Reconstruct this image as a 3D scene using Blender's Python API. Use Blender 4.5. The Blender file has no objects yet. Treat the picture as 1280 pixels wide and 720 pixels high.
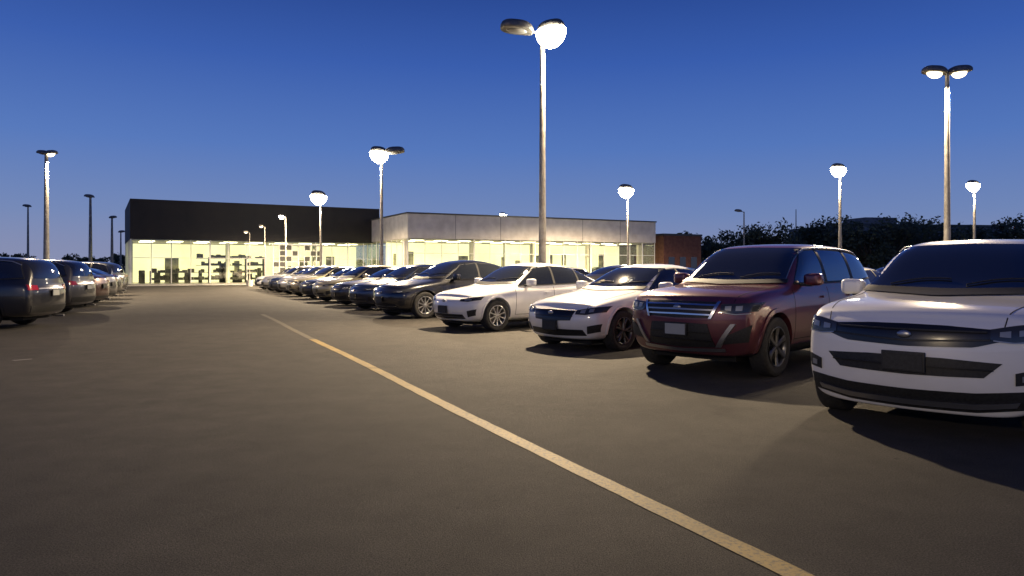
import bpy, bmesh, math, random, copy
from mathutils import Vector, Matrix
from mathutils.bvhtree import BVHTree
R = random.Random(7)
S = bpy.context.scene
COL = S.collection
H_CAM = 1.45; F = 900.0; HOR = 335.0
def wx(u, D): return (u-640.0)/F*D

# ---------------------------------------------------------------- materials
def mat(name, base=(.5,.5,.5), rough=.5, metal=0., coat=0., emis=None, es=0., spec=.5, coat_r=.03):
    m = bpy.data.materials.new(name); m.use_nodes = True
    b = m.node_tree.nodes["Principled BSDF"]
    b.inputs["Base Color"].default_value = (*base,1)
    b.inputs["Roughness"].default_value = rough
    b.inputs["Metallic"].default_value = metal
    b.inputs["Coat Weight"].default_value = coat
    b.inputs["Coat Roughness"].default_value = coat_r
    b.inputs["Specular IOR Level"].default_value = spec
    if emis:
        b.inputs["Emission Color"].default_value = (*emis,1)
        b.inputs["Emission Strength"].default_value = es
    return m
def noisy(m, scale, c1, c2, detail=6, bump=0., bscale=None, lo=.35, hi=.65, coord="Object", rough_var=0):
    nt = m.node_tree; b = nt.nodes["Principled BSDF"]
    tc = nt.nodes.new("ShaderNodeTexCoord")
    n = nt.nodes.new("ShaderNodeTexNoise"); n.inputs["Scale"].default_value = scale; n.inputs["Detail"].default_value = detail
    nt.links.new(tc.outputs[coord], n.inputs["Vector"])
    r = nt.nodes.new("ShaderNodeValToRGB")
    r.color_ramp.elements[0].position = lo; r.color_ramp.elements[1].position = hi
    r.color_ramp.elements[0].color = (*c1,1); r.color_ramp.elements[1].color = (*c2,1)
    nt.links.new(n.outputs["Fac"], r.inputs["Fac"]); nt.links.new(r.outputs["Color"], b.inputs["Base Color"])
    if bump:
        n2 = nt.nodes.new("ShaderNodeTexNoise"); n2.inputs["Scale"].default_value = bscale or scale*4; n2.inputs["Detail"].default_value = 4
        nt.links.new(tc.outputs[coord], n2.inputs["Vector"])
        bp = nt.nodes.new("ShaderNodeBump"); bp.inputs["Strength"].default_value = bump; bp.inputs["Distance"].default_value = .02
        nt.links.new(n2.outputs["Fac"], bp.inputs["Height"]); nt.links.new(bp.outputs["Normal"], b.inputs["Normal"])
    return m
def paint(name, c, metal=0., rough=.35, coat=1.0):
    m = mat(name, c, rough, metal, coat)
    nt = m.node_tree; b = nt.nodes["Principled BSDF"]
    tc = nt.nodes.new("ShaderNodeTexCoord"); n = nt.nodes.new("ShaderNodeTexNoise")
    n.inputs["Scale"].default_value = 3.5; n.inputs["Detail"].default_value = 8
    nt.links.new(tc.outputs["Object"], n.inputs["Vector"])
    mr = nt.nodes.new("ShaderNodeMapRange")
    mr.inputs[1].default_value=.3; mr.inputs[2].default_value=.7; mr.inputs[3].default_value=.02; mr.inputs[4].default_value=.09
    nt.links.new(n.outputs["Fac"], mr.inputs[0]); nt.links.new(mr.outputs[0], b.inputs["Coat Roughness"])
    sp = nt.nodes.new("ShaderNodeSeparateXYZ"); nt.links.new(tc.outputs["Object"], sp.inputs[0])
    m2 = nt.nodes.new("ShaderNodeMapRange"); m2.inputs[1].default_value=.2; m2.inputs[2].default_value=.75
    m2.inputs[3].default_value=.45; m2.inputs[4].default_value=0.02
    nt.links.new(sp.outputs["Z"], m2.inputs[0])
    mu = nt.nodes.new("ShaderNodeMath"); mu.operation='MULTIPLY'
    nt.links.new(m2.outputs[0], mu.inputs[0]); nt.links.new(n.outputs["Fac"], mu.inputs[1])
    mx = nt.nodes.new("ShaderNodeMixRGB"); mx.inputs[1].default_value=(*c,1); mx.inputs[2].default_value=(.12,.10,.08,1)
    nt.links.new(mu.outputs[0], mx.inputs[0]); nt.links.new(mx.outputs[0], b.inputs["Base Color"])
    return m
M = {}
M['white'] = paint("paint_white",(.82,.81,.79),0,.35)
M['red'] = paint("paint_maroon",(.115,.022,.035),.3,.35)
M['black'] = paint("paint_black",(.012,.013,.016),.2,.3)
M['navy'] = paint("paint_navy",(.015,.025,.06),.4,.3)
M['silver'] = paint("paint_silver",(.42,.42,.42),.6,.35)
M['grey'] = paint("paint_grey",(.06,.06,.064),.5,.35)
M['olive'] = paint("paint_tan",(.30,.27,.17),.4,.35)
M['blue'] = paint("paint_blue",(.04,.09,.22),.5,.35)
M['dred'] = paint("paint_brown",(.06,.02,.014),.4,.35)
M['dark'] = mat("black_plastic",(.012,.012,.012),.55)
noisy(M['dark'],40,(.008,.008,.008),(.02,.02,.02))
M['gloss'] = mat("gloss_black",(.008,.008,.009),.3,coat=.25,coat_r=.15)
M['glass'] = mat("car_glass",(.012,.014,.016),.04,0,1.0,spec=.8)
M['chrome'] = mat("chrome_trim",(.70,.70,.71),.2,1)
M['satin'] = mat("satin_silver",(.40,.40,.41),.38,.9)
M['lens'] = mat("headlight_lens",(.035,.037,.04),.15,0,.4)
M['lensw'] = mat("headlight_reflector",(.30,.31,.32),.4,.5,.3)
M['tail'] = mat("tail_light",(.28,.008,.008),.2,0,.6)
M['tire'] = noisy(mat("tire_rubber",(.02,.02,.02),.8),30,(.012,.012,.012),(.03,.028,.026))
M['rim'] = mat("wheel_alloy",(.55,.55,.56),.28,.9)
M['rimd'] = mat("wheel_dark_alloy",(.14,.14,.145),.3,.8)
M['disc'] = mat("brake_disc",(.12,.11,.10),.45,.8)
M['plate'] = mat("plate_insert",(.30,.31,.30),.4)
M['intr'] = mat("wheel_well",(.006,.006,.006),.9)

# ---------------------------------------------------------------- mesh helpers
def newobj(name, me, parent=None, mats=()):
    o = bpy.data.objects.new(name, me); COL.objects.link(o)
    for m in mats: me.materials.append(m)
    if parent: o.parent = parent
    return o
def empty(name, loc=(0,0,0), rz=0):
    e = bpy.data.objects.new(name, None); COL.objects.link(e); e.location = loc; e.rotation_euler = (0,0,rz)
    e.empty_display_size=.3
    return e
class MB:
    def __init__(s): s.v=[]; s.f=[]; s.m=[]; s.sm=[]
    def add(s, vs, fs, mi=0, smooth=False):
        o=len(s.v); s.v += [tuple(v) for v in vs]
        for f in fs: s.f.append(tuple(i+o for i in f)); s.m.append(mi); s.sm.append(smooth)
    def box(s, x0,x1,y0,y1,z0,z1, mi=0, bev=0):
        if bev:
            bm=bmesh.new(); bmesh.ops.create_cube(bm,size=1)
            for v in bm.verts: v.co=Vector(((x0+x1)/2+v.co.x*(x1-x0),(y0+y1)/2+v.co.y*(y1-y0),(z0+z1)/2+v.co.z*(z1-z0)))
            bmesh.ops.bevel(bm,geom=bm.edges[:],offset=bev,segments=3,profile=.6,affect='EDGES')
            s.bm(bm,mi,True); return
        s.add([(x0,y0,z0),(x1,y0,z0),(x1,y1,z0),(x0,y1,z0),(x0,y0,z1),(x1,y0,z1),(x1,y1,z1),(x0,y1,z1)],
              [(0,3,2,1),(4,5,6,7),(0,1,5,4),(1,2,6,5),(2,3,7,6),(3,0,4,7)],mi)
    def bm(s,bm,mi=0,smooth=False):
        bm.verts.index_update()
        s.add([v.co.copy() for v in bm.verts],[[v.index for v in f.verts] for f in bm.faces],mi,smooth); bm.free()
    def tube(s, pts, r, mi=0, n=10, caps=True):
        pts=[Vector(p) for p in pts]; rs = r if isinstance(r,(list,tuple)) else [r]*len(pts)
        vs=[];fs=[]
        for i,p in enumerate(pts):
            d=(pts[min(i+1,len(pts)-1)]-pts[max(i-1,0)]).normalized()
            a=d.orthogonal().normalized() if abs(d.z)>.99 else d.cross(Vector((0,0,1))).normalized()
            b=d.cross(a).normalized()
            for k in range(n):
                t=2*math.pi*k/n; vs.append(p+a*math.cos(t)*rs[i]+b*math.sin(t)*rs[i])
        for i in range(len(pts)-1):
            for k in range(n):
                fs.append((i*n+k,i*n+(k+1)%n,(i+1)*n+(k+1)%n,(i+1)*n+k))
        s.add(vs,fs,mi,True)
        if caps:
            s.add(vs[:n],[tuple(range(n))],mi); s.add(vs[-n:],[tuple(range(n))],mi)
    def mesh(s,name,fix=True):
        me=bpy.data.meshes.new(name); me.from_pydata(s.v,[],s.f)
        for i,p in enumerate(me.polygons): p.material_index=s.m[i]; p.use_smooth=s.sm[i]
        if fix:
            bm=bmesh.new(); bm.from_mesh(me); bmesh.ops.recalc_face_normals(bm,faces=bm.faces[:]); bm.to_mesh(me); bm.free()
        me.update(); return me
def sharpen(me, ang=38):
    bm=bmesh.new(); bm.from_mesh(me)
    for e in bm.edges:
        if len(e.link_faces)==2: e.smooth = e.calc_face_angle(0) < math.radians(ang)
    for f in bm.faces: f.smooth=True
    bm.to_mesh(me); bm.free()
def resample(pl,n):
    pl=[Vector(p) for p in pl]; L=[0]
    for a,b in zip(pl,pl[1:]): L.append(L[-1]+(b-a).length)
    out=[]
    for i in range(n):
        t=L[-1]*i/(n-1); k=0
        while k<len(L)-2 and L[k+1]<t: k+=1
        seg=L[k+1]-L[k]; out.append(pl[k].lerp(pl[k+1],(t-L[k])/seg if seg>1e-9 else 0))
    return out

# ---------------------------------------------------------------- car generator
def interp(tab,x,col):
    if x<=tab[0][0]: return tab[0][col]
    for a,b in zip(tab,tab[1:]):
        if x<=b[0]:
            t=(x-a[0])/(b[0]-a[0]); return a[col]*(1-t)+b[col]*t
    return tab[-1][col]
class Car: pass
def build_car(sp):
    tab=sp['tab']; L=tab[-1][0]; lean=sp['lean']; rlean=sp['rlean']
    vs=[];rings=[];fs=[]
    wmax=max(t[2] for t in tab)
    def bulge(x,y):
        q=min(1,abs(y)/wmax)
        return x + sp['fb']*(q**2.2)*max(0,1-x/1.2) - sp['rb']*(q**2.4)*max(0,1-(L-x)/1.0)
    def lv(i,k):
        x,zb,w,zs,zt,wr=tab[i]
        return [(w-.13,zb),(w-.03,zb+.13),(w,zb+.52*(zs-zb)),(w-.018,zs-.10),(w-.075,zs),(wr,zt-sp.get('crown',.045))][k]
    def dx(i,k):
        if i==0: return lean[k]
        if i==1: return lean[k]*.35
        if i==len(tab)-1: return -rlean[k]
        return 0
    def add(x,y,z):
        vs.append((bulge(x,y)-L/2,y,z)); return len(vs)-1
    for i,t in enumerate(tab):
        x,zb,w,zs,zt,wr=t; seq=[]
        for k in range(6):
            y,z=lv(i,k); seq.append(add(x+dx(i,k),y,z))
        for y,z in ((wr*.5,zt-.01),(0,zt),(-wr*.5,zt-.01)): seq.append(add(x+dx(i,5),y,z))
        for k in range(5,-1,-1):
            y,z=lv(i,k); seq.append(add(x+dx(i,k),-y,z))
        wl=lv(i,0)[0]
        for y in (-wl*.5,0,wl*.5): seq.append(add(x+dx(i,0),y,zb))
        rings.append(seq)
    n=18
    for a,b in zip(rings,rings[1:]):
        for k in range(n): fs.append((a[k],a[(k+1)%n],b[(k+1)%n],b[k]))
    for i in (0,len(tab)-1):
        r=rings[i]; rows=[[r[0],r[17],r[16],r[15],r[14]]]
        for k in range(1,5):
            y,z=lv(i,k)
            rows.append([r[k]]+[add(tab[i][0]+dx(i,k),yy,z) for yy in (y*.5,0,-y*.5)]+[r[14-k]])
        rows.append([r[5],r[6],r[7],r[8],r[9]])
        for a,b in zip(rows,rows[1:]):
            for c in range(4): fs.append((a[c],a[c+1],b[c+1],b[c]))
    me=bpy.data.meshes.new("cage"); me.from_pydata(vs,[],fs)
    bm=bmesh.new(); bm.from_mesh(me); bmesh.ops.recalc_face_normals(bm,faces=bm.faces[:])
    bm.to_mesh(me); bm.free()
    o=bpy.data.objects.new("cage",me); COL.objects.link(o)
    m=o.modifiers.new("s",'SUBSURF'); m.levels=3; m.render_levels=3
    dg=bpy.context.evaluated_depsgraph_get(); dg.update()
    sm=bpy.data.meshes.new_from_object(o.evaluated_get(dg))
    bvh=BVHTree.FromPolygons([v.co.copy() for v in sm.vertices],[tuple(p.vertices) for p in sm.polygons])
    rw=sp['rw']; ra=rw+sp.get('gap',.05); xf,xr=sp['xf']-L/2,sp['xr']-L/2
    cb=bmesh.new()
    for X in (xf,xr):
        for sgn in (1,-1):
            y=sgn*(wmax-.30+.4)
            mt=Matrix.Translation((X,y,rw+.015))@Matrix.Rotation(math.pi/2,4,'X')
            bmesh.ops.create_cone(cb,cap_ends=True,segments=48,radius1=ra,radius2=ra,depth=.8,matrix=mt)
    cm=bpy.data.meshes.new("cut"); cb.to_mesh(cm); cb.free()
    co=bpy.data.objects.new("cut",cm); COL.objects.link(co)
    m=o.modifiers.new("b",'BOOLEAN'); m.operation='DIFFERENCE'; m.object=co; m.solver='EXACT'
    dg.update()
    dg=bpy.context.evaluated_depsgraph_get()
    body=bpy.data.meshes.new_from_object(o.evaluated_get(dg)); body.name="car_body"
    bpy.data.objects.remove(o); bpy.data.objects.remove(co)
    sharpen(body)
    for p in body.polygons:
        c=p.center; p.material_index=0
        for X in (xf,xr):
            if math.hypot(c.x-X,c.z-rw-.015)<ra+.004 and abs(c.y)>wmax-.32: p.material_index=1
            if abs(abs(c.y)-(wmax-.30))<.004 and math.hypot(c.x-X,c.z-rw)<ra+.05: p.material_index=1
        if p.normal.z<-.5 and c.z<.5: p.material_index=1
    body.materials.clear(); body.materials.append(M['white']); body.materials.append(M['intr'])
    parts={}
    def P(k):
        if k not in parts: parts[k]=MB()
        return parts[k]
    def cast(view,a,b):
        if view=='F': o_,d=Vector((-6,a,b)),Vector((1,0,0))
        elif view=='R': o_,d=Vector((6,a,b)),Vector((-1,0,0))
        elif view=='L': o_,d=Vector((a,-3,b)),Vector((0,1,0))
        elif view=='Q': o_,d=Vector((a,3,b)),Vector((0,-1,0))
        else: o_,d=Vector((a,b,4)),Vector((0,0,-1))
        h=bvh.ray_cast(o_,d)
        return (h[0],h[1],d) if h[0] is not None else None
    def patch(mk,view,bot,top,nu=14,nv=6,off=.006,skirt=.03):
        B=resample([(p[0],p[1],0) for p in bot],nu); T=resample([(p[0],p[1],0) for p in top],nu)
        pts=[];last=None
        for j in range(nv):
            for i in range(nu):
                q=B[i].lerp(T[i],j/(nv-1))
                h=cast(view,q.x,q.y)
                if h is None:
                    if last is None: pts.append(None); continue
                    hp=last[0].copy()
                    if view in 'FR': hp.y,hp.z=q.x,q.y
                    elif view in 'LQ': hp.x,hp.z=q.x,q.y
                    h=(hp,last[1],last[2])
                last=h; nn=h[1] if h[1].dot(h[2])<0 else -h[1]
                pts.append((h[0]+nn*off-h[2]*off*.3,h[2],nn))
        f0=next((p for p in pts if p),None)
        if f0 is None: return
        pts=[p or f0 for p in pts]
        v=[p[0] for p in pts]; f=[]
        for j in range(nv-1):
            for i in range(nu-1): f.append((j*nu+i,j*nu+i+1,(j+1)*nu+i+1,(j+1)*nu+i))
        bd=[i for i in range(nu)]+[j*nu+nu-1 for j in range(1,nv)]+[(nv-1)*nu+i for i in range(nu-2,-1,-1)]+[j*nu for j in range(nv-2,0,-1)]
        mb=P(mk); mb.add(v,f,0,True)
        sv=[v[i] for i in bd]+[v[i]+pts[i][1]*skirt for i in bd]; k=len(bd)
        mb.add(sv,[(i,(i+1)%k,k+(i+1)%k,k+i) for i in range(k)],0,False)
    def both(mk,view,bot,top,**kw):
        if view in ('L','Q'):
            patch(mk,'L',bot,top,**kw); patch(mk,'Q',bot,top,**kw)
        else:
            patch(mk,view,bot,top,**kw); patch(mk,view,[(-a,b) if view in 'FR' else (a,-b) for a,b in bot],[(-a,b) if view in 'FR' else (a,-b) for a,b in top],**kw)
    X=lambda x:x-L/2
    zs=lambda x:interp(tab,x,3); ww=lambda x:interp(tab,x,2)
    g=sp['glass']
    a=g['ws']; patch('glass','F',[(-a[1],a[0]+.0),(-a[1]*.5,a[0]-.015),(0,a[0]-.02),(a[1]*.5,a[0]-.015),(a[1],a[0])],
          [(-a[3],a[2]),(0,a[2]+.02),(a[3],a[2])],nu=22,nv=12,off=.005)
    patch('dark','F',[(-a[1]-.04,a[0]-.05),(0,a[0]-.075),(a[1]+.04,a[0]-.05)],[(-a[1]-.02,a[0]+.005),(0,a[0]-.018),(a[1]+.02,a[0]+.005)],nu=22,nv=4,off=.012)
    for s0 in (-1,1):
        p=[]
        for i in range(6):
            y=(-.05+s0*.1)+ -0.55*i/5 if s0<0 else .55-.55*i/5
            h=cast('F',y,a[0]+.02+.03*math.sin(i*.6)+.01*i); p.append(h[0]+Vector((-.02,0,.012)))
        P('dark').tube(p,.008,n=6)
    a=g['rw']; patch('glass','R',[(-a[1],a[0]),(0,a[0]-.02),(a[1],a[0])],[(-a[3],a[2]),(0,a[2]+.015),(a[3],a[2])],nu=20,nv=10,off=.005)
    sb,st=g['side']
    sb=[(X(x),z) for x,z in sb]; st=[(X(x),z) for x,z in st]
    def grow(pl,dz,dxs=0):
        n_=len(pl); return [(p[0]+(-dxs if i==0 else dxs if i==n_-1 else 0),p[1]+dz) for i,p in enumerate(pl)]
    both('dark','L',grow(sb,-.015,.02),grow(st,.018,.02),nu=34,nv=10,off=.003)
    both('glass','L',sb,st,nu=34,nv=10,off=.009)
    both(sp.get('belt','chrome'),'L',grow(sb,-.03,.02),grow(sb,-.008,.02),nu=30,nv=2,off=.012)
    for xp,wd in g['pill']:
        zb_=interp([(p[0],p[1]) for p in sb],X(xp),1); zt_=interp([(p[0],p[1]) for p in st],X(xp),1)
        both('dark','L',[(X(xp)-wd/2,zb_),(X(xp)+wd/2,zb_)],[(X(xp)-wd/2+.05,zt_),(X(xp)+wd/2+.03,zt_)],nu=3,nv=10,off=.013)
    for xd,z0,z1 in sp['doors']:
        both('intr','L',[(X(xd),z0),(X(xd)+.009,z0)],[(X(xd)+.02,z1),(X(xd)+.029,z1)],nu=2,nv=16,off=.0015,skirt=.004)
    x0,x1=sp['doors'][0][0],sp['doors'][-1][0]
    both('intr','L',[(X(x0),sp['sill']),(X(x1),sp['sill'])],[(X(x0),sp['sill']+.009),(X(x1),sp['sill']+.009)],nu=24,nv=2,off=.0015,skirt=.004)
    for xd in sp['handles']:
        both(sp.get('hmat','body2'),'L',[(X(xd),zs(xd)-.17),(X(xd)+.17,zs(xd)-.165)],[(X(xd),zs(xd)-.14),(X(xd)+.17,zs(xd)-.138)],nu=6,nv=3,off=.028)
    hw=sp['hoodw']
    both('intr','T',[(X(.22),hw*.90),(X(.7),hw),(X(sp['cowl']-.05),hw*1.0)],[(X(.22),hw*.90+.008),(X(.7),hw+.008),(X(sp['cowl']-.05),hw*1.0+.008)],nu=20,nv=2,off=.002,skirt=.004)
    if sp.get('clad'):
        zc=sp['clad']
        both('dark','L',[(X(sp['xf']+ra+.02),sp['zb']+.03),(X(sp['xr']-ra-.02),sp['zb']+.03)],[(X(sp['xf']+ra+.02),zc),(X(sp['xr']-ra-.02),zc)],nu=20,nv=4,off=.014)
    lip=sp.get('lip',.05); lm='dark' if sp.get('clad') and not sp.get('bodylip') else 'body2'
    for XX in (xf,xr):
        zc=rw+.015; n_=26
        angs=[math.radians(-8+196*i/(n_-1)) for i in range(n_)]
        inn=[(XX+math.cos(t)*(ra-.004),zc+math.sin(t)*(ra-.004)) for t in angs]; out=[(XX+math.cos(t)*(ra+lip),zc+math.sin(t)*(ra+lip)) for t in angs]
        both(lm,'L',inn,out,nu=n_,nv=4,off=.014,skirt=.03)
    for d in sp['front']:
        mk,bot,top,kw=d
        (both if kw.pop('b',1) else patch)(mk,kw.pop('view','F'),bot,top,**kw)
    for mk,bot,top,kw in sp['rear']:
        (both if kw.pop('b',1) else patch)(mk,kw.pop('view','R'),bot,top,**kw)
    for v_,z in (('F',sp['plate']),('R',sp['rplate'])):
        h=cast(v_,0,z)
        if h:
            s_=-1 if v_=='F' else 1; x=h[0].x
            P('dark').box(x+s_*.03-.012,x+s_*.03+.012,-.17,.17,z-.085,z+.085,bev=.005)
            P('plate' if sp.get('platew') else 'dark').box(x+s_*.046-.004,x+s_*.046+.004,-.152,.152,z-.07,z+.07)
    h=cast('F',0,sp['badge'])
    bm=bmesh.new(); bmesh.ops.create_uvsphere(bm,u_segments=16,v_segments=8,radius=1)
    for v in bm.verts: v.co=Vector((h[0].x-.015+v.co.x*.02,v.co.y*.06,sp['badge']+v.co.z*.035))
    P('satin').bm(bm,0,True)
    mx,mz=X(sp['mir'][0]),sp['mir'][1]
    for s_ in (1,-1):
        y=s_*(ww(sp['mir'][0])+.09)
        bm=bmesh.new(); bmesh.ops.create_cube(bm,size=1); bmesh.ops.bevel(bm,geom=bm.edges[:],offset=.28,segments=4,profile=.5,affect='EDGES')
        for v in bm.verts:
            c=v.co; v.co=Vector((mx+c.x*.16+.05*abs(c.y),y+c.y*.25,mz+c.z*.17*(1+.15*c.y*s_)))
        P('body2').bm(bm,0,True)
        P('dark').box(mx-.03,mx+.05,min(y-s_*.2,y),max(y-s_*.2,y),mz-.10,mz-.055,bev=.012)
        P('glass').box(mx+.075,mx+.09,y-.09,y+.09,mz-.06,mz+.06)
    if sp.get('rails'):
        for s_ in (1,-1):
            p=[]
            for i in range(12):
                x=X(sp['rails'][0]+(sp['rails'][1]-sp['rails'][0])*i/11); h=cast('T',x,s_*sp['rails'][2])
                p.append(h[0]+Vector((0,0,.035 if 0<i<11 else .0)))
            P('satin').tube(p,.016,n=8)
    P('intr').box(X(.45),X(L-.45),-wmax+.36,wmax-.36,sp['zb']-.06,sp['zb']+.05)
    P('satin').tube([(X(L-.3),.5,.27),(X(L-.02),.5,.27)],.035)
    n_=40; prof=[(rw*.66,.105),(rw*.70,.118),(rw*.84,.125),(rw*.95,.118),(rw*.99,.10),(rw,.05),(rw,-.05),(rw*.99,-.10),(rw*.95,-.118),(rw*.84,-.125),(rw*.66,-.105)]
    def lathe(mb,prof,mi=0,n_=n_):
        v=[];f=[];k=len(prof)
        for i in range(n_):
            t=2*math.pi*i/n_
            for r_,y in prof: v.append((math.cos(t)*r_,y,math.sin(t)*r_))
        for i in range(n_):
            for j in range(k-1): f.append((i*k+j,i*k+j+1,((i+1)%n_)*k+j+1,((i+1)%n_)*k+j))
        mb.add(v,f,mi,True)
    W=MB(); lathe(W,prof,0)
    rr=rw*.67
    lathe(W,[(rr,-.118),(rr*.97,-.122),(rr*.93,-.112),(rr*.90,-.06),(rr*.88,.09)],1)
    lathe(W,[(rr*.17,-.095),(rr*.12,-.105),(.001,-.106)],1,20); lathe(W,[(rr*.17,-.095),(rr*.2,-.02)],1,20)
    lathe(W,[(rr*.72,-.02),(.02,-.021)],2,32); lathe(W,[(rr*.9,.05),(.02,.05)],3,32)
    ns=sp['spokes']
    for i in range(ns):
        for q in sp['pair']:
            t0=2*math.pi*i/ns+math.pi/2
            tin=t0+q*.55; tout=t0+q
            def pt(r_,t,y): return Vector((math.cos(t)*r_,y,math.sin(t)*r_))
            wi,wo=sp['sw']
            v=[]
            for r_,t,w_,y in ((rr*.13,tin,wi,-.098),(rr*.55,(tin+tout)/2,(wi+wo)/2*.9,-.10),(rr*.93,tout,wo,-.112)):
                tg=Vector((-math.sin(t),0,math.cos(t))); c=pt(r_,t,y)
                v+= [c-tg*w_, c-tg*w_*.6+Vector((0,-.012,0)), c+tg*w_*.6+Vector((0,-.012,0)), c+tg*w_, c+Vector((0,.035,0))]
            f=[]
            for s_ in range(2):
                for k in range(5): f.append((s_*5+k,s_*5+(k+1)%5,s_*5+5+(k+1)%5,s_*5+5+k))
            W.add(v,f,1,False)
    C=Car(); C.body=body; C.L=L; C.sp=sp; C.w=wmax; C.parts={}
    for k,mb in parts.items():
        me_=mb.mesh("car_"+k, fix=True); me_.materials.append(M.get(k,M['white'])); C.parts[k]=me_
    C.wheel=W.mesh("car_wheel")
    for k in ('tire',sp['rimm'],'disc','intr'): C.wheel.materials.append(M[k])
    C.wp=[(xf,-(wmax-.135),0),(xr,-(wmax-.135),0),(xf,(wmax-.135),math.pi),(xr,(wmax-.135),math.pi)]
    C.rw=rw; C.near=(xf,-(wmax-.02))
    return C
PN={'glass':'windows','dark':'black_trim','chrome':'chrome_trim','satin':'silver_trim','lens':'headlights','lensw':'lamp_reflectors','tail':'tail_lights',
    'intr':'panel_gaps','body2':'mirror_and_body_trim','plate':'licence_plate','gloss':'gloss_trim'}
def place(C,name,color,loc,rz,sc=1.0):
    e=empty(name,(loc[0],loc[1],0),rz); e.scale=(sc,sc,sc)
    o=newobj("body",C.body,e); o.material_slots[0].link='OBJECT'; o.material_slots[0].material=M[color]
    for k,me in C.parts.items():
        p=newobj(PN.get(k,k),me,e)
        if k=='body2': p.material_slots[0].link='OBJECT'; p.material_slots[0].material=M[color]
    for i,(x,y,r) in enumerate(C.wp):
        w=newobj("wheel_%d"%(i+1),C.wheel,e); w.location=(x,y,C.rw)
        w.rotation_euler=(0,R.uniform(0,6),r)
    return e
def place_w(C,name,color,u,D,deg,sc=1.0):
    t=math.radians(deg); x,y=C.near; x*=sc; y*=sc
    px=wx(u,D)-(x*math.cos(t)-y*math.sin(t)); py=D-(x*math.sin(t)+y*math.cos(t))
    return place(C,name,color,(px,py),t,sc)

suvA=dict(tab=[(0,.25,.90,.96,1.03,.77),(.09,.20,.94,1.03,1.09,.82),(.40,.22,.97,1.08,1.145,.84),(.95,.24,.985,1.10,1.18,.85),(1.35,.24,.975,1.125,1.21,.84),
 (1.55,.24,.97,1.13,1.26,.82),(1.95,.24,.965,1.13,1.54,.77),(2.26,.24,.965,1.13,1.72,.74),(2.60,.24,.965,1.14,1.775,.73),(3.3,.24,.97,1.14,1.79,.73),(4.0,.24,.975,1.15,1.775,.72),
 (4.5,.25,.96,1.14,1.73,.68),(4.75,.28,.935,1.13,1.60,.65),(4.88,.32,.92,1.10,1.28,.68),(4.97,.38,.88,.98,1.08,.66)],
 lean=[.16,.03,.0,.01,.05,.13],rlean=[.1,0,0,0,.03,.08],fb=.33,rb=.18,rw=.385,xf=.93,xr=3.80,zb=.24,crown=.03,
 glass=dict(ws=(1.255,.79,1.69,.68),rw=(1.22,.68,1.62,.58),side=([(1.72,1.19),(2.8,1.20),(3.9,1.20),(4.62,1.24)],[(2.38,1.65),(3.0,1.69),(3.9,1.68),(4.42,1.62)]),pill=[(2.78,.09),(3.75,.10)]),
 doors=[(1.52,.40,1.10),(2.72,.40,1.12),(3.72,.55,1.12)],sill=.42,handles=[2.45,3.45],hoodw=.76,cowl=1.5,clad=.44,mir=(1.92,1.24),rails=(2.35,4.5,.68),
 plate=.655,rplate=.85,badge=.885,spokes=5,pair=(-.16,.16),sw=(.018,.03),rimm='rimd',hmat='body2',
 front=[
  ('gloss',[(-.66,.85),(-.5,.80),(0,.785),(.5,.80),(.66,.85)],[(-.60,.945),(-.3,.965),(0,.97),(.3,.965),(.60,.945)],dict(b=0,nu=30,nv=6,off=.008)),
  ('dark',[(0,.825),(.60,.855)],[(0,.837),(.60,.867)],dict(nu=16,nv=2,off=.022)),
  ('dark',[(0,.915),(.58,.915)],[(0,.926),(.58,.926)],dict(nu=16,nv=2,off=.022)),
  ('lens',[(.60,.865),(.75,.85),(.88,.865),(.93,.895)],[(.60,.945),(.77,.98),(.88,.995),(.925,.99)],dict(nu=18,nv=6,off=.012)),
  ('lensw',[(.66,.89),(.73,.885)],[(.66,.925),(.73,.935)],dict(nu=6,nv=4,off=.018)),
  ('lensw',[(.78,.895),(.84,.905)],[(.78,.94),(.84,.95)],dict(nu=6,nv=4,off=.018)),
  ('satin',[(.62,.855),(.75,.841),(.88,.854)],[(.62,.862),(.75,.848),(.88,.861)],dict(nu=14,nv=2,off=.018)),
  ('dark',[(-.56,.555),(-.3,.55),(0,.545),(.3,.55),(.56,.555)],[(-.68,.675),(-.3,.70),(0,.705),(.3,.70),(.68,.675)],dict(b=0,nu=26,nv=6,off=.008)),
  ('gloss',[(0,.62),(.62,.615)],[(0,.632),(.62,.625)],dict(nu=14,nv=2,off=.022)),
  ('dark',[(.0,.25),(.5,.255),(.85,.31)],[(0,.42),(.5,.425),(.87,.46)],dict(nu=20,nv=5,off=.010)),
  ('satin',[(.0,.29),(.5,.295),(.76,.33)],[(0,.335),(.5,.34),(.78,.37)],dict(nu=20,nv=3,off=.026)),
  ('dark',[(.76,.50),(.88,.52)],[(.76,.60),(.90,.64)],dict(nu=8,nv=5,off=.009)),
  ('lensw',[(.80,.535),(.85,.54)],[(.80,.58),(.85,.585)],dict(nu=5,nv=4,off=.018)),
 ],
 rear=[('tail',[(.62,.98),(.90,.98)],[(.62,1.10),(.88,1.12)],dict(nu=10,nv=5,off=.012)),('dark',[(0,.40),(.82,.42)],[(0,.58),(.84,.58)],dict(nu=14,nv=4,off=.01)),
  ('satin',[(0,1.0),(.6,1.0)],[(0,1.03),(.6,1.03)],dict(nu=10,nv=2,off=.012))])
suvB=copy.deepcopy(suvA)
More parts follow.
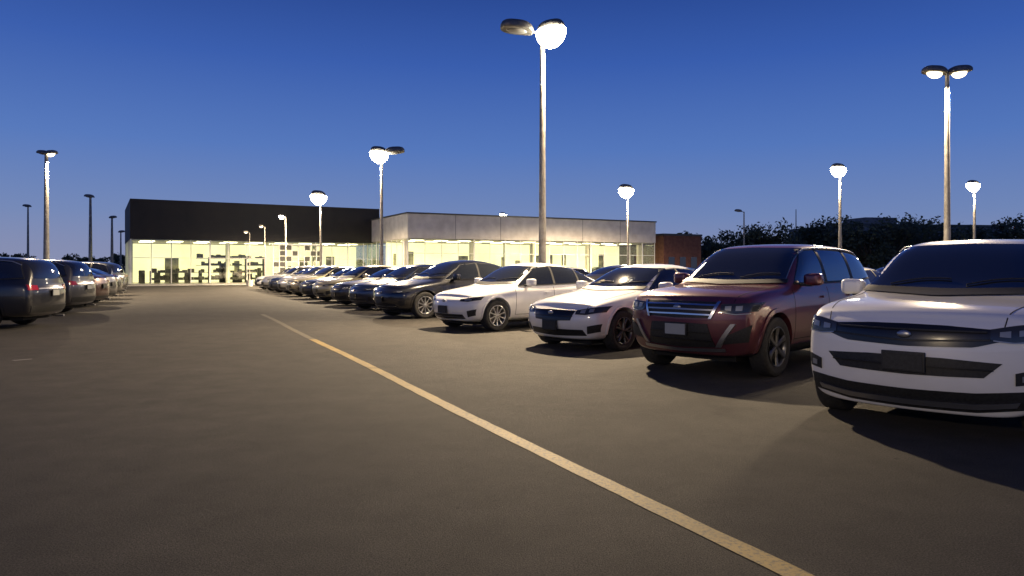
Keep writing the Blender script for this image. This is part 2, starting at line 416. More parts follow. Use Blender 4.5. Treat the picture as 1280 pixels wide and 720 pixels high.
suvB.update(tab=[(0,.34,.92,.98,1.05,.80),(.10,.29,.96,1.04,1.10,.84),(.40,.27,.975,1.09,1.16,.85),(.95,.27,.99,1.13,1.20,.85),(1.35,.27,.985,1.15,1.225,.84),
 (1.50,.27,.98,1.16,1.27,.82),(1.85,.27,.975,1.17,1.58,.78),(2.15,.27,.975,1.17,1.77,.75),(2.5,.27,.975,1.18,1.83,.74),(3.3,.27,.98,1.18,1.845,.74),(4.0,.27,.985,1.19,1.83,.73),
 (4.6,.28,.975,1.19,1.80,.71),(4.85,.30,.95,1.18,1.66,.67),(4.96,.34,.94,1.15,1.33,.70),(5.05,.40,.90,1.02,1.12,.68)],rw=.40,xf=.95,xr=3.82,zb=.27,
 glass=dict(ws=(1.285,.79,1.745,.68),rw=(1.28,.68,1.70,.60),side=([(1.68,1.24),(2.8,1.25),(3.9,1.26),(4.72,1.30)],[(2.28,1.71),(3.0,1.745),(3.9,1.735),(4.55,1.68)]),pill=[(2.75,.09),(3.8,.10)]),
 doors=[(1.50,.44,1.14),(2.70,.44,1.17),(3.76,.62,1.17)],sill=.46,hoodw=.78,cowl=1.45,clad=.40,bodylip=1,mir=(1.86,1.29),rails=(2.2,4.6,.69),plate=.64,rplate=.9,badge=.93,platew=1,belt='dark',
 spokes=6,pair=(-.0,),sw=(.03,.045),rimm='rimd',
 front=[
  ('dark',[(-.44,.80),(0,.79),(.44,.80)],[(-.54,1.0),(0,1.01),(.54,1.0)],dict(b=0,nu=24,nv=8,off=.010)),
  ('dark',[(-.50,.42),(0,.40),(.50,.42)],[(-.42,.72),(0,.73),(.42,.72)],dict(b=0,nu=24,nv=8,off=.010)),
  ('chrome',[(0,.955),(.51,.95)],[(0,.975),(.52,.968)],dict(nu=12,nv=2,off=.022)),
  ('satin',[(0,.895),(.48,.89)],[(0,.915),(.49,.908)],dict(nu=12,nv=2,off=.022)),
  ('chrome',[(0,.835),(.45,.83)],[(0,.855),(.46,.848)],dict(nu=12,nv=2,off=.022)),
  ('chrome',[(.44,.79),(.53,1.0)],[(.475,.79),(.57,1.0)],dict(nu=10,nv=3,off=.026)),
  ('gloss',[(0,.60),(.44,.60)],[(0,.612),(.44,.612)],dict(nu=12,nv=2,off=.022)),
  ('gloss',[(0,.50),(.47,.50)],[(0,.512),(.47,.512)],dict(nu=12,nv=2,off=.022)),
  ('lens',[(.58,.88),(.75,.86),(.94,.89)],[(.58,.975),(.75,.985),(.94,1.0)],dict(nu=18,nv=6,off=.012)),
  ('lensw',[(.63,.905),(.70,.895)],[(.63,.95),(.70,.955)],dict(nu=6,nv=4,off=.018)),
  ('lensw',[(.75,.895),(.82,.90)],[(.75,.955),(.82,.96)],dict(nu=6,nv=4,off=.018)),
  ('lensw',[(.60,.868),(.75,.846),(.90,.86)],[(.60,.877),(.75,.855),(.90,.869)],dict(nu=14,nv=2,off=.018)),
  ('dark',[(.58,.46),(.88,.50)],[(.62,.56),(.92,.72)],dict(nu=12,nv=6,off=.009)),
  ('satin',[(.50,.43),(.56,.43)],[(.70,.73),(.755,.73)],dict(nu=4,nv=12,off=.026)),
  ('satin',[(0,.35),(.60,.37)],[(0,.395),(.60,.415)],dict(nu=18,nv=3,off=.026)),
 ])
sedan=dict(tab=[(0,.27,.80,.70,.76,.64),(.10,.20,.86,.77,.83,.68),(.40,.18,.895,.83,.89,.71),(.92,.18,.915,.89,.96,.73),(1.35,.18,.91,.93,1.01,.72),
 (1.60,.18,.905,.95,1.05,.70),(2.05,.18,.90,.96,1.31,.64),(2.40,.18,.90,.965,1.45,.60),(2.80,.18,.90,.97,1.50,.59),(3.3,.18,.905,.98,1.49,.585),(3.8,.18,.91,.99,1.39,.59),
 (4.15,.19,.91,1.0,1.22,.64),(4.4,.20,.905,1.01,1.14,.67),(4.68,.24,.87,1.0,1.11,.68),(4.80,.30,.83,.92,1.02,.64)],
 lean=[.13,.03,.0,.01,.06,.17],rlean=[.1,0,0,0,.03,.06],fb=.34,rb=.2,rw=.345,xf=.90,xr=3.72,zb=.18,gap=.04,
 glass=dict(ws=(1.07,.68,1.40,.55),rw=(1.17,.60,1.40,.52),side=([(1.78,1.015),(2.8,1.025),(3.6,1.04),(4.05,1.08)],[(2.45,1.36),(2.9,1.39),(3.4,1.37),(3.75,1.29)]),pill=[(2.82,.07),(3.62,.06)]),
 doors=[(1.55,.34,.94),(2.75,.34,.97),(3.60,.45,.98)],sill=.33,handles=[2.5,3.35],hoodw=.68,cowl=1.55,mir=(1.95,1.07),
 plate=.44,rplate=.72,badge=.65,spokes=5,pair=(-.2,.2),sw=(.018,.022),rimm='rimd',lip=.03,
 front=[
  ('gloss',[(-.40,.53),(0,.515),(.40,.53)],[(-.46,.69),(0,.70),(.46,.69)],dict(b=0,nu=24,nv=6,off=.008)),
  ('satin',[(0,.69),(.46,.678)],[(0,.700),(.47,.688)],dict(nu=12,nv=2,off=.02)),
  ('dark',[(0,.59),(.43,.59)],[(0,.60),(.43,.60)],dict(nu=12,nv=2,off=.02)),
  ('lens',[(.48,.63),(.65,.625),(.85,.67)],[(.48,.695),(.66,.73),(.85,.765)],dict(nu=18,nv=6,off=.012)),
  ('lensw',[(.56,.65),(.63,.65)],[(.56,.69),(.63,.705)],dict(nu=6,nv=4,off=.018)),
  ('lensw',[(.69,.665),(.75,.675)],[(.69,.715),(.75,.725)],dict(nu=6,nv=4,off=.018)),
  ('dark',[(0,.26),(.62,.28)],[(0,.38),(.58,.38)],dict(nu=20,nv=4,off=.009)),
  ('dark',[(.64,.31),(.81,.35)],[(.67,.44),(.84,.48)],dict(nu=8,nv=5,off=.009)),
 ],
 rear=[('tail',[(.5,.90),(.86,.88)],[(.5,.98),(.85,.99)],dict(nu=10,nv=5,off=.012)),('dark',[(0,.32),(.6,.32)],[(0,.42),(.6,.42)],dict(nu=14,nv=4,off=.01))])
cross=copy.deepcopy(sedan)
cross.update(tab=[(0,.30,.82,.74,.81,.66),(.10,.23,.89,.81,.875,.70),(.40,.21,.925,.88,.94,.73),(.90,.21,.94,.93,1.01,.74),(1.25,.21,.935,.96,1.05,.73),
 (1.45,.21,.93,.98,1.10,.71),(1.9,.21,.93,.99,1.40,.65),(2.25,.21,.93,1.0,1.54,.62),(2.65,.21,.93,1.0,1.60,.61),(3.2,.21,.935,1.01,1.58,.605),(3.8,.21,.94,1.03,1.46,.59),
 (4.25,.22,.94,1.05,1.27,.62),(4.5,.24,.92,1.06,1.17,.67),(4.68,.28,.89,1.03,1.13,.68),(4.78,.34,.85,.93,1.03,.64)],rw=.36,xf=.90,xr=3.75,zb=.21,
 glass=dict(ws=(1.12,.70,1.49,.57),rw=(1.21,.60,1.46,.50),side=([(1.62,1.045),(2.8,1.06),(3.6,1.08),(4.2,1.13)],[(2.28,1.44),(2.8,1.485),(3.4,1.46),(3.85,1.36)]),pill=[(2.76,.07),(3.62,.06)]),
 doors=[(1.45,.36,.96),(2.68,.36,1.0),(3.60,.48,1.01)],sill=.36,handles=[2.4,3.3],hoodw=.70,cowl=1.4,mir=(1.82,1.11),plate=.50,rplate=.78,badge=.70,rimm='rim',belt='gloss',
 spokes=10,pair=(0,),sw=(.014,.018),
 front=[
  ('lens',[(.50,.69),(.70,.685),(.87,.72)],[(.50,.735),(.68,.765),(.87,.80)],dict(nu=18,nv=6,off=.012)),
  ('lensw',[(.62,.705),(.76,.715)],[(.62,.725),(.76,.74)],dict(nu=8,nv=3,off=.018)),
  ('dark',[(0,.28),(.58,.30)],[(0,.40),(.54,.40)],dict(nu=20,nv=4,off=.009)),
  ('satin',[(0,.33),(.56,.34)],[(0,.34),(.56,.35)],dict(nu=20,nv=2,off=.02)),
  ('dark',[(.66,.34),(.82,.38)],[(.68,.48),(.85,.52)],dict(nu=8,nv=5,off=.009)),
 ])
CA,CB,CS,CX=build_car(suvA),build_car(suvB),build_car(sedan),build_car(cross)

place_w(CA,"parked_suv",'white',1325,6.15,46)
place_w(CB,"parked_suv",'red',972,9.6,45)
place_w(CS,"parked_sedan",'white',780,12.6,43,1.03)
place_w(CX,"parked_crossover",'white',622,16.5,40)
place_w(CX,"parked_suv",'black',532,20.6,39,1.07)
row=[(CX,'navy'),(CS,'black'),(CX,'olive'),(CS,'navy'),(CX,'olive'),(CX,'silver'),(CS,'navy'),(CX,'silver'),(CS,'white')]
D=24.4
for c,k in row:
    X0=3.36-.497*(D-9.3); place_w(c,"parked_car",k,640+X0/D*F,D,38+R.uniform(-2,2)); D+=2.95
D=11.5
for i,(c,k) in enumerate([(CS,'grey'),(CS,'black'),(CX,'silver'),(CS,'navy'),(CX,'grey'),(CS,'white'),(CS,'black'),(CX,'blue'),(CS,'silver'),(CX,'grey'),(CS,'black'),(CX,'white')]):
    px=3.36-.497*(D-9.3)+9.6; py=D+6.2
    place(c,"parked_car",k,(px,py),math.radians(218+R.uniform(-2,2))); D+=3.4 if i<4 else 4.0
for i in range(9):
    place(R.choice([CS,CX]),"parked_car",R.choice(['grey','black','navy','silver','white']),(16+i*2.9,42-i*1.0),math.radians(200))
for i,(c,k,D,u) in enumerate([(CB,'black',17.6,-60),(CB,'grey',22.8,12),(CX,'dred',26.8,46),(CX,'grey',30,66),(CS,'black',33.5,81),(CA,'navy',37.5,90),(CS,'silver',42,100),(CX,'grey',46,107),(CS,'black',50,112)]):
    place(c,"parked_car",k,(wx(u,D),D),math.radians(6),.94 if i<2 else 1)

# ---------------------------------------------------------------- ground
g=MB(); g.add([(-1500,-400,0),(1500,-400,0),(1500,2500,0),(-1500,2500,0)],[(0,1,2,3)])
ma=mat("asphalt",(.05,.05,.05),.85)
nt=ma.node_tree; b=nt.nodes["Principled BSDF"]; tc=nt.nodes.new("ShaderNodeTexCoord")
def noise(sc,det=5,ro=.6):
    n=nt.nodes.new("ShaderNodeTexNoise"); n.inputs["Scale"].default_value=sc; n.inputs["Detail"].default_value=det; n.inputs["Roughness"].default_value=ro
    nt.links.new(tc.outputs["Object"],n.inputs["Vector"]); return n
def ramp(src,p0,p1,c0,c1):
    r=nt.nodes.new("ShaderNodeValToRGB"); r.color_ramp.elements[0].position=p0; r.color_ramp.elements[1].position=p1
    r.color_ramp.elements[0].color=(*c0,1); r.color_ramp.elements[1].color=(*c1,1); nt.links.new(src,r.inputs[0]); return r
def mixc(a,bb,mode,fac=1):
    m=nt.nodes.new("ShaderNodeMixRGB"); m.blend_type=mode; m.inputs[0].default_value=fac
    nt.links.new(a,m.inputs[1]); nt.links.new(bb,m.inputs[2]); return m
c=ramp(noise(.35,6).outputs[0],.3,.7,(.030,.0275,.0245),(.046,.042,.0375))
c2=ramp(noise(2.2,6,.7).outputs[0],.35,.65,(.78,.78,.78),(1.18,1.18,1.18))
c3=ramp(noise(95,3,.8).outputs[0],.38,.64,(.30,.30,.30),(2.1,2.05,1.95))
st=ramp(noise(1.1,3,.5).outputs[0],.66,.74,(1,1,1),(.65,.65,.65))
x=mixc(c.outputs[0],c2.outputs[0],'MULTIPLY'); x=mixc(x.outputs[0],c3.outputs[0],'MULTIPLY'); x=mixc(x.outputs[0],st.outputs[0],'MULTIPLY')
sp=ramp(noise(7,2,.5).outputs[0],.74,.77,(1,1,1),(.5,.5,.5)); x=mixc(x.outputs[0],sp.outputs[0],'MULTIPLY')
nt.links.new(x.outputs[0],b.inputs["Base Color"])
bp=nt.nodes.new("ShaderNodeBump"); bp.inputs["Strength"].default_value=1.0; bp.inputs["Distance"].default_value=.014
nt.links.new(noise(110,4,.8).outputs[0],bp.inputs["Height"]); nt.links.new(bp.outputs[0],b.inputs["Normal"])
b.inputs["Specular IOR Level"].default_value=.3
newobj("ground",g.mesh("ground"),None,[ma])
my=mat("yellow_line_paint",(.5,.36,.07),.7); nt=my.node_tree; b=nt.nodes["Principled BSDF"]; tc=nt.nodes.new("ShaderNodeTexCoord")
w1=ramp(noise(30,6,.8).outputs[0],.38,.52,(.09,.07,.03),(.27,.18,.032)); w2=ramp(noise(1.5,4).outputs[0],.35,.65,(.7,.7,.68),(1.1,1.1,1.1))
x=mixc(w1.outputs[0],w2.outputs[0],'MULTIPLY'); nt.links.new(x.outputs[0],b.inputs["Base Color"])
myw=mat("worn_yellow_paint",(.2,.15,.05),.8); nt=myw.node_tree; b=nt.nodes["Principled BSDF"]; tc=nt.nodes.new("ShaderNodeTexCoord")
w1=ramp(noise(9,6,.8).outputs[0],.42,.60,(.040,.037,.033),(.09,.07,.035)); nt.links.new(w1.outputs[0],b.inputs["Base Color"])
def gline(D0,D1,mi,mb,X_at0=1.33+.478*3.39,wd=.068):
    n=60
    v=[];f=[]
    for i in range(n+1):
        D_=D0+(D1-D0)*i/n; cx=X_at0-.478*D_ + .02*math.sin(D_*.7); j=R.uniform(-.006,.006)
        v+=[(cx-wd*1.108+j,D_,.004),(cx+wd*1.108+R.uniform(-.006,.006),D_,.004)]
    for i in range(n): f.append((2*i,2*i+1,2*i+3,2*i+2))
    mb.add(v,f,mi)
l=MB(); gline(1.0,10.4,0,l); gline(10.43,14.6,0,l); gline(14.6,22.5,1,l)
newobj("yellow_road_line",l.mesh("line"),None,[my,myw])
l=MB()
def bay(x0,y0,ang,ln,wd=.05):
    dx,dy=math.cos(ang),math.sin(ang); nx,ny=-dy*wd,dx*wd
    l.add([(x0-nx,y0-ny,.004),(x0+dx*ln-nx,y0+dy*ln-ny,.004),(x0+dx*ln+nx,y0+dy*ln+ny,.004),(x0+nx,y0+ny,.004)],[(0,1,2,3)])
for k in range(6): bay(3.9-.497*(8.3+k*3.6-9.3)+.6,8.3+k*3.6+.2,math.radians(43),4.5)
newobj("parking_bay_lines",l.mesh("bay"),None,[myw])
l=MB(); l.add([(wx(18,11.2),11.2,.004),(wx(40,11.4),11.4,.004),(wx(40,11.5),11.5,.004),(wx(14,11.3),11.3,.004)],[(0,1,2,3)])
newobj("painted_mark",l.mesh("m"),None,[mat("worn_white_paint",(.10,.09,.085),.8)])

# ---------------------------------------------------------------- street lamps
pole_m=noisy(mat("galvanised_pole",(.5,.48,.44),.55,.2),6,(.24,.22,.19),(.36,.34,.30))
head_m=noisy(mat("lamp_housing",(.12,.11,.10),.5,.3),8,(.14,.13,.115),(.24,.22,.19))
conc=noisy(mat("concrete_base",(.35,.34,.32),.9),8,(.28,.27,.25),(.40,.39,.36),bump=.3)
lens_on=mat("lamp_lens_lit",(.9,.9,.85),.3,emis=(1,.92,.72),es=70)
lens_dim=mat("lamp_lens_dim",(.9,.9,.85),.3,emis=(1,.82,.5),es=5)
lens_off=mat("lamp_lens_unlit",(.25,.24,.22),.3)
WARM=(1,.77,.49)
def street_lamp(u,D,ytop=None,h=None,heads=((0,'on'),(180,'on')),power=2500,rz=0,r=.085,x=None,size=1.0,arm=.62):
    X0=wx(u,D) if x is None else x
    if h is None: h=H_CAM+(HOR-ytop)/F*D
    e=empty("street_lamp",(X0,D,0),rz)
    mb=MB(); mb.tube([(0,0,.5),(0,0,h*.5),(0,0,h-.05)],[r*1.15,r*.9,r*.62],n=16)
    mb.tube([(0,0,.5),(0,0,.56)],[r*1.8,r*1.7],n=16)
    newobj("pole",mb.mesh("pole"),e,[pole_m])
    mb=MB(); mb.tube([(0,0,-.02),(0,0,.5)],[.26,.25],n=20); newobj("concrete_foot",mb.mesh("foot"),e,[conc])
    for hd in heads:
        ang,stt=hd[:2]; ar=hd[2] if len(hd)>2 else arm
        a=math.radians(ang); am=MB()
        s=size; A=ar*s; on=stt=='on'; hs=.82 if on else 1.0
        am.tube([(0,0,h-.12),(A*.3,0,h-.06),(A*.6,0,h+.0)],.035*s,n=8)
        bm=bmesh.new(); bmesh.ops.create_uvsphere(bm,u_segments=24,v_segments=14,radius=.5)
        for v in bm.verts:
            c_=v.co
            zz=max(c_.z,-.12)
            sq=lambda q: math.copysign(abs(q*2)**.7/2,q)
            v.co=Vector((A+sq(c_.x)*.80*s*hs,sq(c_.y)*.60*s*hs,h+.02+zz*.40*s+.10*c_.x*s))
        am.bm(bm,0,True)
        o=newobj("lamp_head",am.mesh("head"),e,[head_m]); o.rotation_euler=(0,0,a)
        bm=bmesh.new(); bmesh.ops.create_uvsphere(bm,u_segments=24,v_segments=14,radius=1)
        rx,ry,rz_=((.37,.33,.42) if on else (.25,.18,.18) if stt=='dim' else (.25,.18,.05))
        for v in bm.verts:
            c_=v.co; v.co=Vector((A+c_.x*rx*s,c_.y*ry*s,h-.03*s+c_.z*(rz_*s if c_.z<0 else .03)+.1*c_.x*rx))
        ln=MB(); ln.bm(bm,0,True)
        o=newobj("lamp_lens",ln.mesh("lens"),e,[{'on':lens_on,'dim':lens_dim,'off':lens_off}[stt]]); o.rotation_euler=(0,0,a)
        if stt!='off' and power>0:
            ld=bpy.data.lights.new("lamp_light",'SPOT'); ld.energy=power*(1 if on else .35); ld.spot_size=math.radians(168); ld.spot_blend=.5
            ld.shadow_soft_size=.14; ld.color=WARM
            lo=bpy.data.objects.new("lamp_light",ld); COL.objects.link(lo); lo.parent=e
            lo.location=(A*math.cos(a),A*math.sin(a),h-.60*s)
    return e
street_lamp(678,20,38,heads=((186,'off',.62),(-20,'on',.22)),power=16000,r=.10,size=1.15)
street_lamp(477,41,190,heads=((190,'on',.1),(5,'off',.5)),power=21000,r=.1,size=1.45)
street_lamp(401,56,244,heads=((200,'on'),),power=20000,r=.09,size=1.7,arm=.1)
street_lamp(785,58,236,heads=((200,'on'),),power=28000,r=.09,size=1.7,arm=.1)
street_lamp(1050,47,210,heads=((200,'on'),),power=12000,r=.11,size=1.35,arm=.1)
street_lamp(1184,23.7,90,heads=((175,'dim'),(0,'dim')),power=20000,r=.10,size=.95,arm=.42)
street_lamp(1218,54,230,heads=((200,'on'),),power=9000,r=.11,size=1.3,arm=.1)
street_lamp(930,78,264,heads=((180,'off'),),power=0,r=.10)
street_lamp(58,38,192,heads=((180,'off',.2),(0,'dim',.3)),power=26000,r=.14,size=.8)
street_lamp(113,62,246,heads=((180,'off'),),power=0,r=.15,arm=.1)
street_lamp(140,80,272,heads=((0,'off'),),power=0,r=.16,arm=.1)
street_lamp(151,92,290,heads=((0,'off'),),power=0,r=.12,arm=.1)
street_lamp(35,75,258,heads=((180,'off'),),power=0,r=.12,arm=.1)
street_lamp(357,57,270,heads=((180,'on'),),power=1000,r=.06,size=.55)
street_lamp(331,57,283,heads=((180,'dim'),),power=0,r=.04,size=.5)
street_lamp(312,57,290,heads=((180,'dim'),),power=0,r=.04,size=.5)
street_lamp(0,-15,h=8,x=-13,heads=((90,'on'),(270,'on')),power=10000)

# ---------------------------------------------------------------- buildings
wallw=noisy(mat("white_render",(.62,.60,.56),.7),1.2,(.56,.52,.47),(.70,.66,.60),bump=.1)
blackp=noisy(mat("black_cladding",(.012,.010,.009),.65),.8,(.007,.0055,.0045),(.015,.011,.008))
frame=mat("white_mullion",(.7,.7,.66),.4); framed=mat("dark_frame",(.06,.06,.055),.4)
roofm=mat("roof_membrane",(.10,.10,.10),.9)
glow=mat("glowing_interior_wall",(.75,.74,.6),.8,emis=(1,.93,.52),es=1.35)  # wall emits by itself; the showroom's light is put into its material
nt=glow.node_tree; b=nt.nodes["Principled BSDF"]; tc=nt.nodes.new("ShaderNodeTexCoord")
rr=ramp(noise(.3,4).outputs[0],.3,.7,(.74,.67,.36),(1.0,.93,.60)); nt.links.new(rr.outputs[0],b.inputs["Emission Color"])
ceil=mat("ceiling_light_panels",(.8,.8,.7),.8,emis=(1,.94,.62),es=5)
floor=mat("showroom_floor",(.6,.57,.45),.2)
shelf=mat("display_dark",(.05,.05,.045),.6)
partm=noisy(mat("partition_panel",(.3,.3,.25),.6),1.5,(.12,.12,.09),(.5,.48,.36))
tileg=mat("showroom_glass",(1,1,1),.0); nt=tileg.node_tree; nt.nodes.clear()
out=nt.nodes.new("ShaderNodeOutputMaterial"); mx=nt.nodes.new("ShaderNodeMixShader"); tr=nt.nodes.new("ShaderNodeBsdfTransparent"); gl=nt.nodes.new("ShaderNodeBsdfGlossy")
gl.inputs["Roughness"].default_value=.02; tr.inputs[0].default_value=(.95,.97,.9,1); mx.inputs[0].default_value=.06
nt.links.new(tr.outputs[0],mx.inputs[1]); nt.links.new(gl.outputs[0],mx.inputs[2]); nt.links.new(mx.outputs[0],out.inputs[0])
def building(name,loc,rz,W,dep,hg,ht,style):
    e=empty(name,(loc[0],loc[1],0),rz)
    mb=MB(); t=.3
    mb.box(0,W,0,t,hg,ht); mb.box(0,t,t,dep,hg,ht); mb.box(W-t,W,t,dep,hg,ht); mb.box(t,W-t,dep-t,dep,hg,ht)
    newobj("parapet_wall",mb.mesh("p"),e,[blackp if style=='b' else wallw])
    mb=MB(); mb.box(t,W-t,t,dep-t,ht-.6,ht-.4); newobj("roof",mb.mesh("r"),e,[roofm])
    if style!='b':
        mb=MB(); mb.box(-.08,W+.08,-.08,t+.02,ht,ht+.12); mb.box(-.08,t,t+.02,dep,ht,ht+.12); newobj("coping",mb.mesh("c"),e,[framed])
    mb=MB()
    k=int(W/4)
    for i in range(1,k): mb.box(i*W/k-.015,i*W/k+.015,-.012,.0,hg+.02,ht-.02)
    newobj("panel_joints",mb.mesh("pj"),e,[framed if style!='b' else blackp])
    mb=MB(); mb.box(.1,W-.1,t+.02,dep-.32,hg-.08,hg-.02); newobj("ceiling",mb.mesh("cl"),e,[wallw])
    bw_=dep*.5
    mb=MB()
    for i in range(int(W/2.2)):
        for j in range(2): mb.box(.8+i*2.2,1.9+i*2.2,1.2+j*2.4,1.7+j*2.4,hg-.16,hg-.10)
    newobj("ceiling_lights",mb.mesh("cl2"),e,[ceil])
    mb=MB(); mb.box(.1,W-.1,bw_,bw_+.2,.1,hg-.18); newobj("interior_wall",mb.mesh("iw"),e,[glow])
    mb=MB(); mb.box(-.2,W+.2,-.9,dep,-.1,.13); newobj("floor_slab",mb.mesh("fs"),e,[conc])
    mb=MB(); mb.box(.1,W-.1,.2,bw_,.134,.15); newobj("showroom_floor",mb.mesh("fs"),e,[floor])
    mb=MB(); mb.box(.05,W-.05,.14,.16,.15,hg-.01); mb.box(.1,.12,.18,dep-.1,.15,hg-.01); mb.box(W-.12,W-.1,.18,dep-.1,.15,hg-.01); newobj("glazing",mb.mesh("gz"),e,[tileg])
    mb=MB(); n=int(W/1.5)
    for i in range(n+1):
        xx=i*(W-.1)/n; w_=.03 if i%4 else .06
        mb.box(xx-w_+.05,xx+w_+.05,.08,.135,.15,hg-.012)
    for z in ((2.7,) if style!='b' else (2.3,)): 
        for i in range(n): mb.box(i*(W-.1)/n+.13,(i+1)*(W-.1)/n-.03,.09,.13,z-.025,z+.025)
    nd=int(dep/1.5)
    for i in range(1,nd+1): mb.box(.02,.09,i*1.5-.035,i*1.5+.035,.15,hg-.012)
    newobj("mullions",mb.mesh("mu"),e,[frame])
    mb=MB()
    for i in range(0,n+1,4 if style!='b' else 5):
        xx=i*(W-.1)/n
        mb.box(xx-.17+.05,xx+.17+.05,.5,.84,.15,hg-.2)
    newobj("columns",mb.mesh("co"),e,[frame if style=='b' else wallw])
    mb=MB()
    for i in range(int(W/1.3)):
        x0=.6+i*1.3+R.uniform(-.3,.3); y0=R.uniform(2,dep*.42); hh=R.choice([.5,.8,.9,1.1,1.5])
        mb.box(x0,x0+R.uniform(.2,.8),y0,y0+.5,.15,.15+hh,bev=.04)
    newobj("interior_furniture",mb.mesh("fu"),e,[shelf])
    mb=MB(); x0=.7
    while x0<W-2:
        w_=R.uniform(.25,1.2)
        if R.random()<.5:
            za=R.choice([.15,1.2,1.7]); zb_=R.uniform(2.0,3.0)
            mb.box(x0,x0+w_,bw_-.12,bw_-.06,za,zb_)
        x0+=w_+R.uniform(.5,2)
    newobj("wall_panels",mb.mesh("wp"),e,[partm])
    return e
bl=building("showroom_building",(-31.3,59),math.radians(29.8),21.3,14,3.85,7.15,'b')
mb=MB()
for tier in range(4):
    z=.45+tier*.62
    xa=1.6 if tier<2 else 5.2
    mb.box(xa,11.0,1.5,2.3,z-.04,z)
    x0=xa+.05
    while x0<10.8:
        w_=R.uniform(.18,.6)
        if R.random()<.8: mb.box(x0,min(x0+w_*.85,10.95),1.55,2.2,z,z+R.uniform(.12,.40),bev=.03)
        x0+=w_
for i in range(7): mb.box(1.55+i*1.55,1.61+i*1.55,1.5,2.3,.15,2.4 if i>2 else 1.2)
newobj("parts_display_rack",mb.mesh("rk"),bl,[shelf])
mb=MB()
for i in range(9): mb.box(11.2+i*.55,11.27+i*.55,-.6,-.5,.15,3.5)
for j in range(7): mb.box(11.2,15.65,-.615,-.605,.5+j*.5,.55+j*.5)
mb.box(11.1,15.8,-.62,.07,3.5,3.62)
newobj("entrance_screen",mb.mesh("es"),bl,[frame])
mb=MB()
for i in range(8):
    for j in range(6):
        if R.random()<.42: mb.box(11.29+i*.55,11.73+i*.55,-.56,-.54,.57+j*.5,.98+j*.5)
newobj("entrance_panels",mb.mesh("ep"),bl,[shelf])
place(CS,"showroom_car",'grey',(-19.5,67.8),math.radians(25)); place(CX,"showroom_car",'silver',(-15.4,70.8),math.radians(30))
bw=building("glass_showroom_building",(-8.7,60),math.radians(27.5),26,12,3.95,6.0,'w')
for i,(k,c_) in enumerate([('grey',CS),('navy',CX),('silver',CS),('black',CX)]):
    t=math.radians(27.5); xx,yy=4+i*5.6,3.2
    place(c_,"showroom_car",k,(-8.7+xx*math.cos(t)-yy*math.sin(t),60+xx*math.sin(t)+yy*math.cos(t)),t)
street_lamp(630,70,268,heads=((180,'on'),),power=3000,r=.07,size=.9,arm=.1)
brick=noisy(mat("brick_wall",(.22,.09,.06),.9),3,(.13,.055,.04),(.21,.09,.06),bump=.3)
e=empty("brick_building",(15.6,74,0),math.radians(27.5)); mb=MB(); mb.box(0,5,0,8,0,4.8); newobj("walls",mb.mesh("w"),e,[brick])
mb=MB(); mb.box(-.1,5.1,-.1,8.1,4.8,5.0); newobj("roof_coping",mb.mesh("w"),e,[framed])
mb=MB()
for i in range(3): mb.box(.6+i*1.5,1.4+i*1.5,-.03,0.05,1.2,2.6)
newobj("windows",mb.mesh("w"),e,[M['glass']])
e=empty("warehouse_building",(52,118,0),math.radians(10)); mb=MB(); mb.box(0,34,0,12,0,8.4); mb.box(8,14,2,8,8.4,10); newobj("walls",mb.mesh("w"),e,[noisy(mat("warehouse_wall",(.2,.19,.18),.9),1,(.16,.15,.15),(.24,.23,.22))])
mb=MB(); mb.box(-.2,34.2,-.2,0,8.4,8.8); newobj("roof_coping",mb.mesh("w"),e,[framed])
e=MB(); t=math.radians(29)
def rot(x,y): return (-36+x*math.cos(t)-y*math.sin(t),54.5+x*math.sin(t)+y*math.cos(t))
v=[rot(0,0),rot(62,0),rot(62,1.6),rot(0,1.6)]
e.add([(a,b_,0) for a,b_ in v]+[(a,b_,.13) for a,b_ in v],[(4,5,6,7),(0,1,5,4),(1,2,6,5),(2,3,7,6),(3,0,4,7)])
newobj("pavement",e.mesh("pv"),None,[conc])

# ---------------------------------------------------------------- trees
leaf=noisy(mat("foliage",(.05,.07,.03),.8),.6,(.035,.045,.02),(.10,.11,.05))
bark=mat("bark",(.08,.06,.045),.9)
def trees(name,lst,leafs=900,ls=.35):
    lv=MB(); tk=MB()
    for x,y,h in lst:
        tk.tube([(x,y,0),(x+.1,y,h*.3),(x,y+.1,h*.7)],[.22,.16,.06],n=6)
        cl=[]
        for i in range(11):
            a=R.uniform(0,6.28); rr_=R.uniform(.1,.34)*h; z=h*R.uniform(.30,.86)
            q=Vector((x+math.cos(a)*rr_,y+math.sin(a)*rr_,z)); cl.append((q,h*R.uniform(.10,.2)))
            tk.tube([(x,y,h*.3),tuple(q)],[.08,.03],n=5,caps=False)
        vs=[];fs=[]
        for i in range(leafs):
            q,rad=R.choice(cl); d=Vector((R.gauss(0,1),R.gauss(0,1),R.gauss(0,.75)))
            if d.length>1.9: d=d.normalized()*1.9
            p=q+d*rad*.62
            a=Vector((R.uniform(-1,1),R.uniform(-1,1),R.uniform(-1,1))).normalized(); b_=a.orthogonal().normalized(); s=ls*R.uniform(.5,1.2)
            k=len(vs); vs+=[p-a*s*.5,p+b_*s*.3,p+a*s*.5,p-b_*s*.3]; fs.append((k,k+1,k+2,k+3))
        lv.add(vs,fs)
    e_=empty(name); newobj("foliage",lv.mesh("fol",fix=False),e_,[leaf]); newobj("trunks",tk.mesh("trk"),e_,[bark])
lst=[]
for i in range(38):
    u=858+i*12.3+R.uniform(-5,5); D=R.uniform(82,96); ht=(HOR-(293 if u<930 else 283 if u<1000 else 275))/F*D+1.45+R.uniform(-.9,.9)
    lst.append((wx(u,D),D,ht))
trees("distant_tree_row",lst,1400,.5)
lst=[(wx(u,150),150+R.uniform(-8,8),R.uniform(3.0,5.2)) for u in range(-60,200,12)]
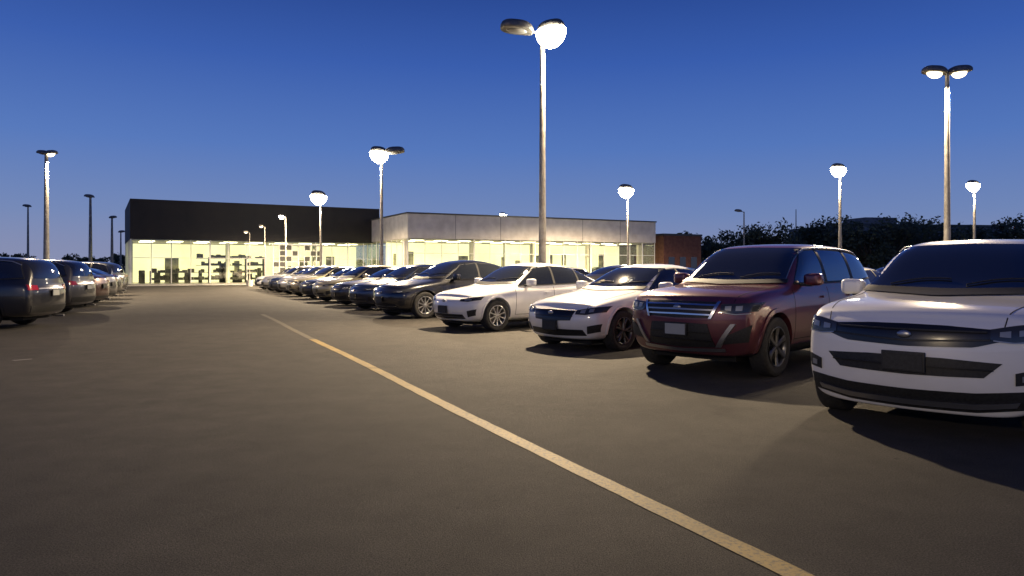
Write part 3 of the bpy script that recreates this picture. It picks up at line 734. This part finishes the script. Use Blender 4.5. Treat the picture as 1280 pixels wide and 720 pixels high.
trees("distant_tree_row",lst,350,.6)
lst=[(wx(u,260)+R.uniform(-3,3),260+R.uniform(-8,8),R.uniform(4.5,7)) for u in range(-300,1700,22)]
trees("distant_tree_row",lst,260,1.1)
e=empty("antenna_mast",(wx(995,100),100,0)); mb=MB(); mb.tube([(0,0,0),(0,0,9.6)],[.14,.05],n=8); newobj("mast",mb.mesh("up"),e,[bark])

# ---------------------------------------------------------------- world
w=bpy.data.worlds.new("World"); S.world=w; w.use_nodes=True; nt=w.node_tree
bg=nt.nodes["Background"]; sky=nt.nodes.new("ShaderNodeTexSky"); sky.sky_type='NISHITA'; sky.sun_disc=False
sky.sun_elevation=math.radians(-3); sky.sun_rotation=math.radians(-60)
tc=nt.nodes.new("ShaderNodeTexCoord"); sx=nt.nodes.new("ShaderNodeSeparateXYZ"); nt.links.new(tc.outputs["Generated"],sx.inputs[0])
r=nt.nodes.new("ShaderNodeValToRGB"); nt.links.new(sx.outputs["Z"],r.inputs[0])
cr=r.color_ramp; cr.elements[0].position=0; cr.elements[0].color=(.25,.28,.43,1); cr.elements[1].position=.6; cr.elements[1].color=(.008,.022,.12,1)
for p,c_ in ((.07,(.155,.235,.47)),(.16,(.082,.178,.49)),(.27,(.036,.105,.41)),(.37,(.016,.056,.27))):
    el=cr.elements.new(p); el.color=(*c_,1)
ad=nt.nodes.new("ShaderNodeMixRGB"); ad.blend_type='ADD'; ad.inputs[0].default_value=.06
nt.links.new(r.outputs[0],ad.inputs[1]); nt.links.new(sky.outputs[0],ad.inputs[2]); nt.links.new(ad.outputs[0],bg.inputs["Color"]); bg.inputs["Strength"].default_value=1.0

# ---------------------------------------------------------------- camera
cd=bpy.data.cameras.new("camera"); cam=bpy.data.objects.new("camera",cd); COL.objects.link(cam); S.camera=cam
cam.location=(0,0,H_CAM); cam.rotation_euler=(math.radians(90),0,0); cd.sensor_width=36; cd.lens=F/1280*36; cd.shift_y=-(360-HOR)/1280; cd.clip_end=5000; cd.clip_start=.05
S.view_settings.view_transform='Standard'; S.view_settings.look='None'; S.view_settings.exposure=0
